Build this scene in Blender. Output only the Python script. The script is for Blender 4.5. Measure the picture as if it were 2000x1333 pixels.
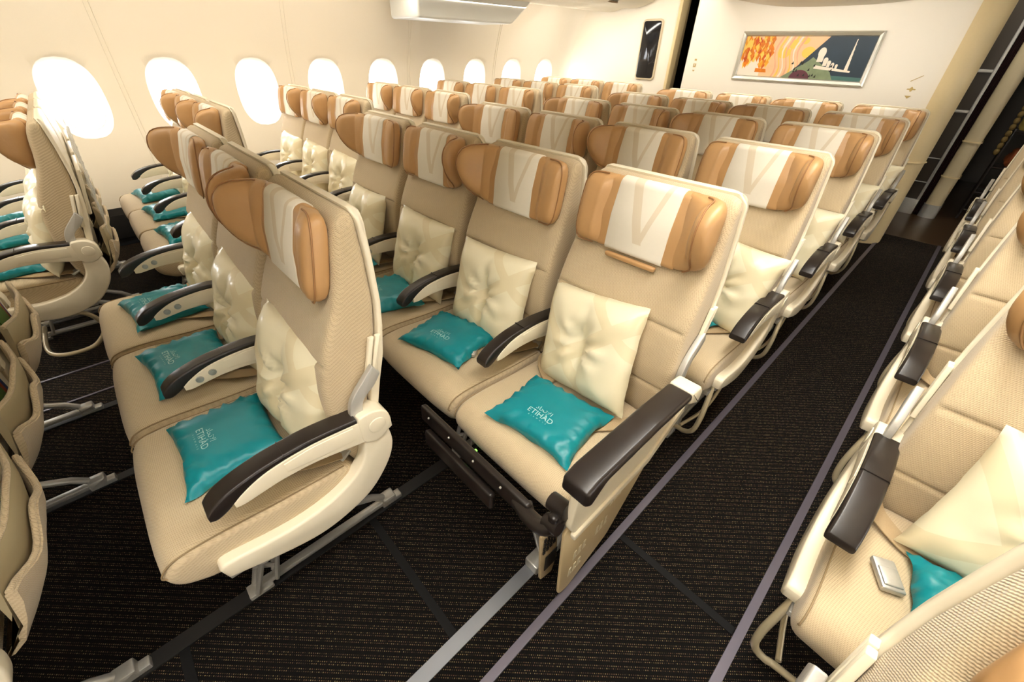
import bpy, bmesh, math, random
from math import sin, cos, pi, radians as R
from mathutils import Vector, Matrix, noise
random.seed(7)
S = bpy.context.scene
C = S.collection
for o in list(bpy.data.objects): bpy.data.objects.remove(o)

# ------------------------------------------------------------------ camera
cam_d = bpy.data.cameras.new('camera'); cam = bpy.data.objects.new('camera', cam_d); C.objects.link(cam)
S.camera = cam
yaw, pit, rol = -.7997, .62530, .02610
fw = Vector((sin(yaw)*cos(pit), cos(yaw)*cos(pit), -sin(pit)))
r0 = Vector((cos(yaw), -sin(yaw), 0)); u0 = r0.cross(fw)
rv = r0*cos(rol)+u0*sin(rol); uv = -r0*sin(rol)+u0*cos(rol)
m = Matrix((rv, uv, -fw)).transposed().to_4x4(); m.translation = Vector((.5681, -1.1035, 1.4433))
cam.matrix_world = m
cam_d.sensor_width = 36; cam_d.lens = 793.11*36/2000; cam_d.clip_start = .02

# ------------------------------------------------------------------ light and exposure
S.view_settings.view_transform = 'Standard'; S.view_settings.look = 'None'
S.view_settings.gamma = 1; S.view_settings.use_curve_mapping = False
S.view_settings.exposure = 0.9
W = bpy.data.worlds.new('daylight'); S.world = W; W.use_nodes = True
W.node_tree.nodes['Background'].inputs[0].default_value = (.97, .985, 1, 1)
W.node_tree.nodes['Background'].inputs[1].default_value = 9.0

def area(name, loc, sx, sy, power, col, rot=(0,0,0), portal=False, spread=180):
    d = bpy.data.lights.new(name, 'AREA'); d.shape = 'RECTANGLE'; d.size = sx; d.size_y = sy
    d.energy = power; d.color = col; d.spread = R(spread)
    if portal: d.cycles.is_portal = True
    o = bpy.data.objects.new(name, d); C.objects.link(o); o.location = loc; o.rotation_euler = rot
    return o
WARM = (1, .955, .87)
area('aisle_ceiling_lamp_left', (-2.0, 0, 2.29), .45, 7.8, 36, WARM)
area('aisle_ceiling_lamp_right', (.36, -.9, 2.29), .4, 4.2, 58, (1, .97, .91))
area('sidewall_cove_lamp', (-3.30, .1, 1.80), .06, 7.6, 13, (1, .88, .70), (0, R(40), 0))
area('galley_ceiling_lamp', (.2, 4.9, 2.29), .6, .5, 5, WARM)
area('bulkhead_fill_light', (-.78, 3.05, 1.775), 1.6, .08, 7, (1,.95,.86), (R(28), 0, 0))  # unseen fill light added under the bin to brighten the picture bulkhead
area('left_bin_lamp', (-3.1, 3.5, 1.82), 1.0, .06, 3, (1,.95,.86), (R(28), 0, 0))
WIN_Y = [-1.06+.6225*k for k in range(-3, 9)]
for y in WIN_Y:
    area('window_portal', (-4.24, y, 1.07), .5, .36, 1, (1,1,1), (0, R(-90), 0), portal=True)

# ------------------------------------------------------------------ materials
def lin(c):
    return tuple(((x/255)/12.92 if x/255 <= .04045 else ((x/255+.055)/1.055)**2.4) for x in c)+(1,)
def mat(name, rgb, rough=.5, metal=0, bump=0, bscale=60, var=0, spec=.5, coat=0, sheen=0, detail=3, crease=0):
    M = bpy.data.materials.new(name); M.use_nodes = True
    nt = M.node_tree; b = nt.nodes['Principled BSDF']
    b.inputs['Roughness'].default_value = rough; b.inputs['Metallic'].default_value = metal
    b.inputs['Specular IOR Level'].default_value = spec
    b.inputs['Coat Weight'].default_value = coat; b.inputs['Sheen Weight'].default_value = sheen
    tc = nt.nodes.new('ShaderNodeTexCoord')
    n = nt.nodes.new('ShaderNodeTexNoise'); n.inputs['Scale'].default_value = bscale; n.inputs['Detail'].default_value = detail
    nt.links.new(tc.outputs['Object'], n.inputs['Vector'])
    mx = nt.nodes.new('ShaderNodeMix'); mx.data_type = 'RGBA'
    c = lin(rgb); mx.inputs[6].default_value = tuple(x*(1-var) for x in c[:3])+(1,)
    mx.inputs[7].default_value = tuple(min(1, x*(1+var)) for x in c[:3])+(1,)
    nt.links.new(n.outputs['Fac'], mx.inputs[0]); nt.links.new(mx.outputs[2], b.inputs['Base Color'])
    if bump:
        bp = nt.nodes.new('ShaderNodeBump'); bp.inputs['Strength'].default_value = bump; bp.inputs['Distance'].default_value = .004
        nt.links.new(n.outputs['Fac'], bp.inputs['Height']); nt.links.new(bp.outputs[0], b.inputs['Normal'])
        if crease:
            n2 = nt.nodes.new('ShaderNodeTexNoise'); n2.noise_type = 'RIDGED_MULTIFRACTAL'; n2.inputs['Scale'].default_value = crease; n2.inputs['Detail'].default_value = 2
            n2.inputs['Distortion'].default_value = .6
            nt.links.new(tc.outputs['Object'], n2.inputs['Vector']); nt.links.new(n2.outputs['Fac'], bp.inputs['Height']); bp.inputs['Distance'].default_value = .006
    return M
def mth(nt, op, a, b=None, c=None):
    n = nt.nodes.new('ShaderNodeMath'); n.operation = op
    for i, v in enumerate((a, b, c)):
        if v is None: continue
        if isinstance(v, (int, float)): n.inputs[i].default_value = v
        else: nt.links.new(v, n.inputs[i])
    return n.outputs[0]

def fabric():
    M = mat('woven_beige_fabric', (206, 186, 152), .85, sheen=.25, var=.04, bscale=25)
    nt = M.node_tree; b = nt.nodes['Principled BSDF']
    tc = nt.nodes.new('ShaderNodeTexCoord'); sp = nt.nodes.new('ShaderNodeSeparateXYZ')
    nt.links.new(tc.outputs['Object'], sp.inputs[0])
    d = mth(nt, 'ADD', sp.outputs[1], sp.outputs[2])
    row = mth(nt, 'MULTIPLY', d, 1/.0046)
    k = mth(nt, 'FLOOR', row)
    off = mth(nt, 'MULTIPLY', k, .5)
    xs = mth(nt, 'ADD', mth(nt, 'MULTIPLY', mth(nt, 'SUBTRACT', sp.outputs[0], mth(nt, 'MULTIPLY', sp.outputs[1], .8)), 1/.0052), off)
    a = mth(nt, 'SINE', mth(nt, 'MULTIPLY', xs, 2*pi)); c = mth(nt, 'SINE', mth(nt, 'MULTIPLY', row, 2*pi))
    dot = mth(nt, 'GREATER_THAN', mth(nt, 'ADD', a, c), .75)
    mx = nt.nodes.new('ShaderNodeMix'); mx.data_type = 'RGBA'
    old = b.inputs['Base Color'].links[0].from_socket
    nt.links.new(old, mx.inputs[6]); mx.inputs[7].default_value = lin((150, 126, 92))
    nt.links.new(mth(nt, 'MULTIPLY', dot, .42), mx.inputs[0]); nt.links.new(mx.outputs[2], b.inputs['Base Color'])
    bp = nt.nodes.new('ShaderNodeBump'); bp.inputs['Strength'].default_value = .35; bp.inputs['Distance'].default_value = .0015
    nt.links.new(mth(nt, 'ADD', a, c), bp.inputs['Height']); nt.links.new(bp.outputs[0], b.inputs['Normal'])
    return M

def cover_mat():
    M = mat('paper_cover_white', (236, 228, 212), .8, var=.02)
    nt = M.node_tree; b = nt.nodes['Principled BSDF']
    tc = nt.nodes.new('ShaderNodeTexCoord'); sp = nt.nodes.new('ShaderNodeSeparateXYZ'); nt.links.new(tc.outputs['Object'], sp.inputs[0])
    z = mth(nt, 'SUBTRACT', sp.outputs[2], .99); x = sp.outputs[0]
    # left broad stroke leaning right downwards, right thin stroke leaning left downwards
    l = mth(nt, 'LESS_THAN', mth(nt, 'ABSOLUTE', mth(nt, 'ADD', mth(nt, 'ADD', x, mth(nt, 'MULTIPLY', z, .30)), -.010)), .014)
    r = mth(nt, 'LESS_THAN', mth(nt, 'ABSOLUTE', mth(nt, 'ADD', mth(nt, 'SUBTRACT', x, mth(nt, 'MULTIPLY', z, .30)), -.012)), .008)
    f = mth(nt, 'MULTIPLY', mth(nt, 'MAXIMUM', l, r), mth(nt, 'GREATER_THAN', z, .0))
    mx = nt.nodes.new('ShaderNodeMix'); mx.data_type = 'RGBA'
    nt.links.new(b.inputs['Base Color'].links[0].from_socket, mx.inputs[6]); mx.inputs[7].default_value = lin((222, 208, 184))
    nt.links.new(f, mx.inputs[0]); nt.links.new(mx.outputs[2], b.inputs['Base Color'])
    return M

def pillow_mat():
    M = mat('cream_pillow_film', (240, 231, 200), .42, coat=.25, bump=.7, bscale=9, var=.02, detail=5, crease=8)
    nt = M.node_tree; b = nt.nodes['Principled BSDF']
    tc = nt.nodes.new('ShaderNodeTexCoord'); sp = nt.nodes.new('ShaderNodeSeparateXYZ'); nt.links.new(tc.outputs['Object'], sp.inputs[0])
    x, z = sp.outputs[0], sp.outputs[2]
    def band(sl, c, w):
        return mth(nt, 'LESS_THAN', mth(nt, 'ABSOLUTE', mth(nt, 'ADD', mth(nt, 'ADD', z, mth(nt, 'MULTIPLY', x, sl)), -c)), w)
    f = mth(nt, 'MAXIMUM', band(-.75, .17, .03), mth(nt, 'MAXIMUM', band(1.3, .06, .028), band(.9, .36, .022)))
    mx = nt.nodes.new('ShaderNodeMix'); mx.data_type = 'RGBA'
    nt.links.new(b.inputs['Base Color'].links[0].from_socket, mx.inputs[6]); mx.inputs[7].default_value = lin((222, 203, 158))
    nt.links.new(mth(nt, 'MULTIPLY', f, .45), mx.inputs[0]); nt.links.new(mx.outputs[2], b.inputs['Base Color'])
    return M

def carpet():
    M = mat('dark_dotted_carpet', (13, 11, 10), .95, spec=.12, bump=.3, bscale=300, var=.2)
    nt = M.node_tree; b = nt.nodes['Principled BSDF']
    tc = nt.nodes.new('ShaderNodeTexCoord'); sp = nt.nodes.new('ShaderNodeSeparateXYZ'); nt.links.new(tc.outputs['Object'], sp.inputs[0])
    p = .0062
    A = mth(nt, 'MULTIPLY', mth(nt, 'SUBTRACT', sp.outputs[0], sp.outputs[1]), .7071); B_ = mth(nt, 'MULTIPLY', mth(nt, 'ADD', sp.outputs[0], sp.outputs[1]), .7071)
    row = mth(nt, 'MULTIPLY', A, 1/p); kr = mth(nt, 'FLOOR', row); fr = mth(nt, 'FRACT', row)
    col = mth(nt, 'ADD', mth(nt, 'MULTIPLY', B_, 1/p), mth(nt, 'MULTIPLY', kr, .5)); kc = mth(nt, 'FLOOR', col); fc = mth(nt, 'FRACT', col)
    dx = mth(nt, 'SUBTRACT', fc, .5); dy = mth(nt, 'SUBTRACT', fr, .5)
    dd = mth(nt, 'ADD', mth(nt, 'MULTIPLY', dx, dx), mth(nt, 'MULTIPLY', dy, dy))
    dot = mth(nt, 'LESS_THAN', dd, .055)
    # every fourth row and column left dark
    rm = mth(nt, 'GREATER_THAN', mth(nt, 'MODULO', mth(nt, 'ABSOLUTE', kr), 3), .5)
    cv = nt.nodes.new('ShaderNodeCombineXYZ'); nt.links.new(kc, cv.inputs[0]); nt.links.new(kr, cv.inputs[1])
    wn = nt.nodes.new('ShaderNodeTexWhiteNoise'); nt.links.new(cv.outputs[0], wn.inputs['Vector'])
    cr = nt.nodes.new('ShaderNodeValToRGB'); nt.links.new(wn.outputs['Value'], cr.inputs[0])
    e = cr.color_ramp.elements; e[0].color = lin((84, 70, 50)); e[1].color = lin((128, 114, 82))
    n = e.new(.35); n.color = lin((34, 28, 24)); n = e.new(.6); n.color = lin((96, 72, 58))
    f = mth(nt, 'MULTIPLY', dot, rm)
    mx = nt.nodes.new('ShaderNodeMix'); mx.data_type = 'RGBA'
    nt.links.new(b.inputs['Base Color'].links[0].from_socket, mx.inputs[6]); nt.links.new(cr.outputs[0], mx.inputs[7])
    nt.links.new(f, mx.inputs[0]); nt.links.new(mx.outputs[2], b.inputs['Base Color'])
    return M

FAB = fabric(); COV = cover_mat(); PIL = pillow_mat(); CARPET = carpet()
TAN = mat('tan_leather', (192, 149, 100), .38, bump=.25, bscale=35, var=.05)
TANP = mat('leather_piping', (160, 116, 74), .5)
CREAM = mat('cream_plastic', (236, 225, 200), .35, var=.02)
WALLM = mat('cream_wall_panel', (246, 238, 223), .5, var=.015, bscale=3)
CEIL = mat('ceiling_panel', (236, 226, 205), .6, var=.01, bscale=3)
BLACK = mat('black_plastic', (38, 32, 29), .28, var=.1)
CREAMBAR = mat('champagne_tube', (196, 182, 150), .3, .3)
SEAMM = mat('seam_rubber', (13, 12, 13), .7, spec=.2)
DARK = mat('dark_trim', (22, 20, 20), .6, var=.1)
STEEL = mat('brushed_steel', (186, 184, 178), .34, .55, bump=.1, bscale=120, var=.08)
GREYP = mat('grey_metal_paint', (190, 187, 180), .4, .3)
TEAL = mat('teal_blanket_bag', (0, 130, 140), .36, bump=.6, bscale=11, var=.10, detail=5, crease=10)
PRINT = mat('white_print', (170, 212, 210), .5)
STRAP = mat('belt_webbing', (176, 152, 116), .8, bump=.4, bscale=300, var=.06)
VINYL = mat('brown_vinyl_floor', (66, 48, 28), .35, var=.08, bscale=8)
RAIL = mat('rail_grey_metal', (98, 92, 102), .42, .4, var=.08, bscale=9)
RAILS = mat('rail_silver', (150, 153, 160), .36, .7, var=.12, bscale=12)
RAILD = mat('rail_dark', (27, 26, 26), .5, .1, var=.1)
SCREEN = mat('dark_screen', (20, 20, 26), .08)
MAROON = mat('maroon_curtain', (52, 8, 12), .8, var=.2, bscale=20)
GALLEY = mat('dark_galley_panel', (50, 42, 32), .35, var=.06, bscale=5)
SILVER = mat('silver_frame', (205, 202, 190), .25, .7)
COLUMN = mat('cream_column', (228, 205, 156), .5, var=.03)
GLASSY = bpy.data.materials.new('window_glass'); GLASSY.use_nodes = True
_b = GLASSY.node_tree.nodes['Principled BSDF']; _b.inputs['Transmission Weight'].default_value = 1; _b.inputs['Roughness'].default_value = 0; _b.inputs['IOR'].default_value = 1.05
FILM = bpy.data.materials.new('clear_plastic_film'); FILM.use_nodes = True
_n = FILM.node_tree; _b = _n.nodes['Principled BSDF']; _b.inputs['Base Color'].default_value = (.9,.93,.95,1); _b.inputs['Roughness'].default_value = .12; _b.inputs['Alpha'].default_value = .35
MAG = [mat('magazine_blue', (30, 80, 150), .3), mat('magazine_red', (190, 70, 40), .3), mat('magazine_green', (90, 130, 60), .3)]

# ------------------------------------------------------------------ mesh helpers
def mesh_of(bm, name, mats, smooth=True, ang=40):
    bmesh.ops.recalc_face_normals(bm, faces=bm.faces)
    me = bpy.data.meshes.new(name); bm.to_mesh(me); bm.free()
    for x in (mats if isinstance(mats, (list, tuple)) else [mats]): me.materials.append(x)
    if smooth:
        for p in me.polygons: p.use_smooth = True
        me.set_sharp_from_angle(angle=R(ang))
    return me
def link(name, me, parent=None, loc=(0,0,0), rot=(0,0,0)):
    o = bpy.data.objects.new(name, me); C.objects.link(o); o.location = loc; o.rotation_euler = rot
    if parent: o.parent = parent
    return o
def thing(name, label, cat, loc=(0,0,0), rz=0, group=None, me=None):
    o = bpy.data.objects.new(name, me); C.objects.link(o); o.location = loc; o.rotation_euler = (0,0,rz)
    o['label'] = label; o['category'] = cat
    if group: o['group'] = group
    return o
def struct(name, me, loc=(0,0,0), parent=None):
    o = link(name, me, parent, loc)
    if not parent: o['kind'] = 'structure'
    return o
def offset(pr, d):
    n = len(pr); out = []
    area2 = sum(pr[i][0]*pr[(i+1)%n][1]-pr[(i+1)%n][0]*pr[i][1] for i in range(n))
    s = 1 if area2 > 0 else -1
    for i in range(n):
        a, b, c = pr[i-1], pr[i], pr[(i+1)%n]
        e1 = Vector((b[0]-a[0], b[1]-a[1])); e2 = Vector((c[0]-b[0], c[1]-b[1]))
        if e1.length < 1e-9 or e2.length < 1e-9: out.append(b); continue
        n1 = Vector((e1.y, -e1.x)).normalized(); n2 = Vector((e2.y, -e2.x)).normalized()
        nn = (n1+n2)
        if nn.length < 1e-6: nn = n1
        nn.normalize(); k = 1/max(.6, nn.dot(n1))
        out.append((b[0]+nn.x*d*k*s, b[1]+nn.y*d*k*s))
    return out
def prism(bm, pr, x0, x1, b=.004, seg=3, f=None, mi=0, bulge=0):
    """profile (y,z) extruded along x with rounded rims; f maps (x,y,z) to a point"""
    f = f or (lambda x, y, z: (x, y, z))
    rings = []
    st = [(x0+b*(1-cos(pi/2*i/seg)), -b*(1-sin(pi/2*i/seg))) for i in range(seg+1)] if b else [(x0, 0)]
    en = [(x1-(x-x0), d) for x, d in reversed(st)]
    mid = []
    if bulge:
        for i in range(1, 8):
            t = i/8; mid.append((x0+b+(x1-x0-2*b)*t, bulge*(1-(2*t-1)**4)))
    for x, d in st+mid+en:
        q = offset(pr, d) if d else pr
        rings.append([bm.verts.new(f(x, y, z)) for y, z in q])
    n = len(pr)
    for A, B in zip(rings, rings[1:]):
        for i in range(n):
            bm.faces.new((A[i], A[(i+1)%n], B[(i+1)%n], B[i])).material_index = mi
    bm.faces.new(rings[0]).material_index = mi; bm.faces.new(rings[-1][::-1]).material_index = mi
def spline(pts, n=6, closed=False):
    out = []; N = len(pts); P = [Vector(p) for p in pts]
    rng = range(N) if closed else range(N-1)
    for i in rng:
        p1, p2 = P[i], P[(i+1)%N]
        p0 = P[i-1] if (closed or i > 0) else p1; p3 = P[(i+2)%N] if (closed or i < N-2) else p2
        for k in range(n):
            t = k/n
            out.append(.5*((2*p1)+(-p0+p2)*t+(2*p0-5*p1+4*p2-p3)*t*t+(-p0+3*p1-3*p2+p3)*t**3))
    if not closed: out.append(P[-1])
    return [tuple(v) for v in out]
def rnd(pts, r=.01, n=4):
    """round corners of a polygon"""
    out = []; N = len(pts)
    for i in range(N):
        a, b, c = Vector(pts[i-1]), Vector(pts[i]), Vector(pts[(i+1)%N])
        e1 = a-b; e2 = c-b; k = min(r, e1.length*.45, e2.length*.45)
        p, q = b+e1.normalized()*k, b+e2.normalized()*k
        for j in range(n+1):
            t = j/n; out.append(tuple((1-t)**2*p+2*t*(1-t)*b+t*t*q))
    return out
def box(bm, x0, x1, y0, y1, z0, z1, b=.003, mi=0, f=None):
    prism(bm, rnd([(y0,z0),(y1,z0),(y1,z1),(y0,z1)], b, 3) if b else [(y0,z0),(y1,z0),(y1,z1),(y0,z1)], x0, x1, b, 2 if b else 0, f, mi) if b else _box0(bm, x0, x1, y0, y1, z0, z1, mi, f)
def _box0(bm, x0, x1, y0, y1, z0, z1, mi, f):
    f = f or (lambda x, y, z: (x, y, z))
    v = [bm.verts.new(f(x, y, z)) for x in (x0, x1) for y in (y0, y1) for z in (z0, z1)]
    for q in ((0,1,3,2),(4,6,7,5),(0,4,5,1),(2,3,7,6),(0,2,6,4),(1,5,7,3)): bm.faces.new([v[i] for i in q]).material_index = mi
def tube(bm, pts, r, seg=10, mi=0):
    P = [Vector(p) for p in pts]; rings = []; a = None
    for i, p in enumerate(P):
        t = (P[min(i+1, len(P)-1)]-P[max(i-1, 0)]).normalized()
        if a is None:
            a = t.cross(Vector((0,0,1)))
            if a.length < .1: a = t.cross(Vector((1,0,0)))
        else: a = a-t*a.dot(t)
        a.normalize(); b = t.cross(a)
        rings.append([bm.verts.new(p+(a*cos(2*pi*k/seg)+b*sin(2*pi*k/seg))*r) for k in range(seg)])
    for A, B in zip(rings, rings[1:]):
        for k in range(seg): bm.faces.new((A[k], A[(k+1)%seg], B[(k+1)%seg], B[k])).material_index = mi
    bm.faces.new(rings[0][::-1]).material_index = mi; bm.faces.new(rings[-1]).material_index = mi
def build(name, fn, mats, **k):
    bm = bmesh.new(); fn(bm); return mesh_of(bm, name, mats, **k)

# ------------------------------------------------------------------ floor, walls, ceiling
YF, YB = -3.9, 4.38
struct('floor', build('floor', lambda bm: _box0(bm, -4.12, 2.6, YF, YB, -.06, 0, 0, None), CARPET, smooth=False))
struct('floor', build('galley_floor', lambda bm: _box0(bm, -4.12, 2.6, YB, 8.5, -.06, .002, 0, None), VINYL, smooth=False))
WP = [(.27,-4.10),(.5,-4.125),(.8,-4.14),(1.06,-4.12),(1.3,-4.08),(1.5,-4.02),(1.7,-3.94),(1.9,-3.83),(2.1,-3.66),(2.36,-3.35)]
def wx(z):
    for (a, xa), (b, xb) in zip(WP, WP[1:]):
        if z <= b: t = (z-a)/(b-a); return xa+(xb-xa)*t
    return WP[-1][1]
def wxs(z):   # smoothed
    return sum(wx(min(2.36, max(.27, z+d))) for d in (-.09,-.06,-.03,0,.03,.06,.09))/7
WZ0, WZ1 = .66, 1.48
def wall_side(mirror):
    def X(x): return x if not mirror else -1.56-x   # mirror about the cabin centre line x=-.78
    bm = bmesh.new()
    ys = [WIN_Y[0]-.311+.6225*k for k in range(len(WIN_Y)+1)]
    y_lo, y_hi = YF, 8.0
    def strip(z0, z1, n, ya, yb):
        prev = None
        for i in range(n+1):
            z = z0+(z1-z0)*i/n
            cur = [bm.verts.new((X(wxs(z)), y, z)) for y in (ya, yb)]
            if prev: bm.faces.new((prev[0], prev[1], cur[1], cur[0]))
            prev = cur
    strip(.0, WZ0, 8, y_lo, y_hi); strip(WZ1, 2.36, 14, y_lo, y_hi)
    if ys[0] > y_lo: strip(WZ0, WZ1, 10, y_lo, ys[0])
    strip(WZ0, WZ1, 10, ys[-1], y_hi)
    for k, yc in enumerate(WIN_Y):
        a, b = ys[k], ys[k+1]
        per = []
        for i in range(8): per.append((a+(b-a)*i/8, WZ0))
        for i in range(10): per.append((b, WZ0+(WZ1-WZ0)*i/10))
        for i in range(8): per.append((b-(b-a)*i/8, WZ1))
        for i in range(10): per.append((a, WZ1-(WZ1-WZ0)*i/10))
        rings = []
        for t in (1, .75, .5, .25, 0):
            ring = []
            for (y, z) in per:
                th = math.atan2((z-1.07)/.285, (y-yc)/.185)
                c, s = cos(th), sin(th); e = 2/2.5
                hy = yc+.172*math.copysign(abs(c)**e, c); hz = 1.07+.262*math.copysign(abs(s)**e, s)
                yy, zz = hy+(y-hy)*t, hz+(z-hz)*t
                ring.append(bm.verts.new((X(wxs(zz)), yy, zz)))
            rings.append(ring)
        # reveal
        for dep, sc in ((.006, .985), (.02, .93), (.06, .84), (.10, .80)):
            ring = []
            for v in rings[4]:
                zz = 1.07+(v.co.z-1.07)*sc; yy = yc+(v.co.y-yc)*sc
                ring.append(bm.verts.new((X(wxs(v.co.z)-dep) , yy, zz)))
            rings.append(ring)
        n = len(per)
        for A, B in zip(rings, rings[1:]):
            for i in range(n): bm.faces.new((A[i], A[(i+1)%n], B[(i+1)%n], B[i]))
    bmesh.ops.remove_doubles(bm, verts=bm.verts, dist=.0005)
    return mesh_of(bm, 'wall', WALLM, ang=50)
struct('wall_left', wall_side(False))
struct('wall_right', wall_side(True))
def pane(bm):
    n = 32; e = 2/2.5
    for x in (-.006, .0):
        ring = [bm.verts.new((x, .172*.81*math.copysign(abs(cos(2*pi*i/n))**e, cos(2*pi*i/n)), .262*.81*math.copysign(abs(sin(2*pi*i/n))**e, sin(2*pi*i/n)))) for i in range(n)]
        bm.faces.new(ring if x else ring[::-1])
        if x == 0:
            for i in range(n): bm.faces.new((old[i], old[(i+1)%n], ring[(i+1)%n], ring[i]))
        old = ring
pm = build('pane', pane, GLASSY)
def sash(bm):
    n = 40; e = 2/2.5; rr = []
    for x, s in ((.0, .80), (.006, .80), (.006, .87), (0, .87)):
        rr.append([bm.verts.new((x, .172*s*math.copysign(abs(cos(2*pi*i/n))**e, cos(2*pi*i/n)), .262*s*math.copysign(abs(sin(2*pi*i/n))**e, sin(2*pi*i/n)))) for i in range(n)])
    for A, B in zip(rr, rr[1:]+rr[:1]):
        for i in range(n): bm.faces.new((A[i], A[(i+1)%n], B[(i+1)%n], B[i]))
sm = build('sash', sash, WALLM)
for k, y in enumerate(WIN_Y):
    w = struct('window_%d' % (k+1), sm, (-4.215, y, 1.07)); link('pane', pm, w)
    w = struct('window_%d' % (k+21), sm, (-1.56+4.205, y, 1.07)); link('pane', pm, w)
# vertical panel seams on the sidewall
def seam_mesh():
    bm = bmesh.new()
    for dy in (-.014, .014):
        prev = None
        for i in range(30):
            z = .29+(2.3-.29)*i/29; x = wxs(z)
            cur = [bm.verts.new((x+.001, dy-.0025, z)), bm.verts.new((x+.005, dy-.0015, z)), bm.verts.new((x+.005, dy+.0015, z)), bm.verts.new((x+.001, dy+.0025, z))]
            if prev:
                for j in range(3): bm.faces.new((prev[j], prev[j+1], cur[j+1], cur[j]))
            prev = cur
    return mesh_of(bm, 'seam', WALLM)
smm = seam_mesh()
for i, y in enumerate((-2.0, -.76, .50, 1.74, 2.98)): struct('trim_%d' % (i+1), smm, (0, y, 0))
# black kick panel
def kick(bm):
    box(bm, -4.13, -4.088, YF, 4.2, 0.0, .30, .004)
    for y in (-2.6, -1.35, -.1, 1.15, 2.4):
        fr = rnd([(y-.45,.06),(y+.45,.06),(y+.45,.25),(y-.45,.25)], .03, 5)
        prism(bm, fr, -4.09, -4.083, .002)
struct('baseboard_left', build('baseboard', kick, DARK))
# ceiling
struct('ceiling', build('ceiling', lambda bm: _box0(bm, -3.6, 2.1, YF, 8.5, 2.34, 2.4, 0, None), CEIL, smooth=False))
struct('added_front_wall', build('added_front_wall', lambda bm: _box0(bm, -4.2, 2.7, YF-.05, YF, 0, 2.4, 0, None), WALLM, smooth=False))  # unseen wall added across the open cabin end to keep outside light out
struct('wall_back', build('wall_back', lambda bm: _box0(bm, -4.2, 2.7, 8.0, 8.05, 0, 2.4, 0, None), GALLEY, smooth=False))

# ------------------------------------------------------------------ overhead bins (prisms running along y)
def alongy(bm, pr_xz, y0, y1, b=.02, mi=0):
    prism(bm, pr_xz, y0, y1, b, 3, lambda a, p, q: (p, a, q), mi)
def bin_thing(label, prof, y0, y1, nm='overhead_bin'):
    m_ = build(nm, lambda bm: alongy(bm, prof, y0, y1, .012), CEIL)
    return thing(nm, label, 'overhead bin', group=None, me=m_)
pl = spline([(-3.86,1.95),(-3.62,1.86),(-3.30,1.83),(-3.12,1.86),(-3.0,1.855),(-2.82,1.88),(-2.62,1.97),(-2.55,2.12),(-2.62,2.30)], 5)+[(-3.6,2.33)]
o = bin_thing('long cream overhead bin above the window seats with round air outlet', pl, YF+.02, 4.22)
def spk(bm):
    n = 24
    c = bm.verts.new((0,0,-.004)); ring = [bm.verts.new((.045*cos(2*pi*i/n), .07*sin(2*pi*i/n), -.003)) for i in range(n)]
    top = [bm.verts.new((.05*cos(2*pi*i/n), .078*sin(2*pi*i/n), .01)) for i in range(n)]
    for i in range(n): bm.faces.new((c, ring[i], ring[(i+1)%n])); bm.faces.new((ring[i], top[i], top[(i+1)%n], ring[(i+1)%n]))
for y in (3.6,):
    k = link('air_outlet', build('air_outlet', spk, mat('bronze_grille', (130, 110, 80), .5, .3)), o, (-2.85, y, 1.868)); k.rotation_euler = (0, R(8), 0)
pc = spline([(-1.72,2.33),(-1.86,2.18),(-1.84,2.0),(-1.66,1.875),(-1.25,1.80),(-.78,1.785),(-.32,1.80),(.08,1.875),(.26,2.0),(.28,2.18),(.14,2.33)], 5)
bin_thing('beige rounded centre overhead bin hanging above the picture wall', pc, YF+.02, 3.89)
pr_ = [(-1.56-x, z) for x, z in pl][::-1]
bin_thing('long cream overhead bin above the seats right of the aisle', pr_, YF+.02, 4.22)
# white equipment box below the left bin
def hang(bm):
    prism(bm, rnd([(1.40,1.64),(2.52,1.64),(2.78,1.82),(2.78,1.94),(1.40,1.94)], .03, 4), -3.75, -3.28, .02)
thing('ceiling_equipment_box', 'white boxy housing hanging under the left bin above windows', 'equipment housing', me=build('housing', hang, mat('cool_white_plastic', (226, 228, 226), .4)))
# unseen housings added above the aisle area lamps; they give no light
LAMPG = mat('unlit_housing', (250, 245, 232), .5)
struct('trim_30', build('added_lamp_housing', lambda bm: box(bm, -2.25, -1.75, -3.85, 3.85, 2.30, 2.338, .006), LAMPG))
struct('trim_31', build('added_lamp_housing', lambda bm: box(bm, .14, .58, -3.0, 1.25, 2.30, 2.338, .006), LAMPG))

# ------------------------------------------------------------------ bulkheads
def bulk(bm):
    xr, yb = .285, 3.9
    pr = [(-2.02, yb+.03),(-1.99, yb),(xr-.15, yb)]+[(xr-.15+.15*sin(t*pi/16), yb+.15-.15*cos(t*pi/16)) for t in range(1, 9)]+[(xr, 4.05),(xr-.03,4.08),(-2.02, 4.08)]
    lo = [bm.verts.new((x, y, 0)) for x, y in pr]; hi = [bm.verts.new((x, y, 2.34)) for x, y in pr]
    n = len(pr)
    for i in range(n): bm.faces.new((lo[i], lo[(i+1)%n], hi[(i+1)%n], hi[i]))
    bm.faces.new(hi)
struct('wall_centre', build('wall_centre', bulk, WALLM, ang=30))
def quartr(bm):
    xr, yb = .30, 3.885
    P = [(xr-.17+.17*sin(t*pi/16), yb+.17-.17*cos(t*pi/16)) for t in range(0, 9)]+[(xr, 4.09)]
    P = P+[(xr-.012, 4.09)]+[(x-.01 if i else x, y+.012) for i, (x, y) in enumerate(P[:9])][::-1]
    lo = [bm.verts.new((x, y, .0)) for x, y in P]; hi = [bm.verts.new((x, y, 2.34)) for x, y in P]
    n = len(P)
    for i in range(n): bm.faces.new((lo[i], lo[(i+1)%n], hi[(i+1)%n], hi[i]))
    bm.faces.new(hi); bm.faces.new(lo)
struct('trim_20', build('corner_guard', quartr, COLUMN, ang=30))
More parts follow.
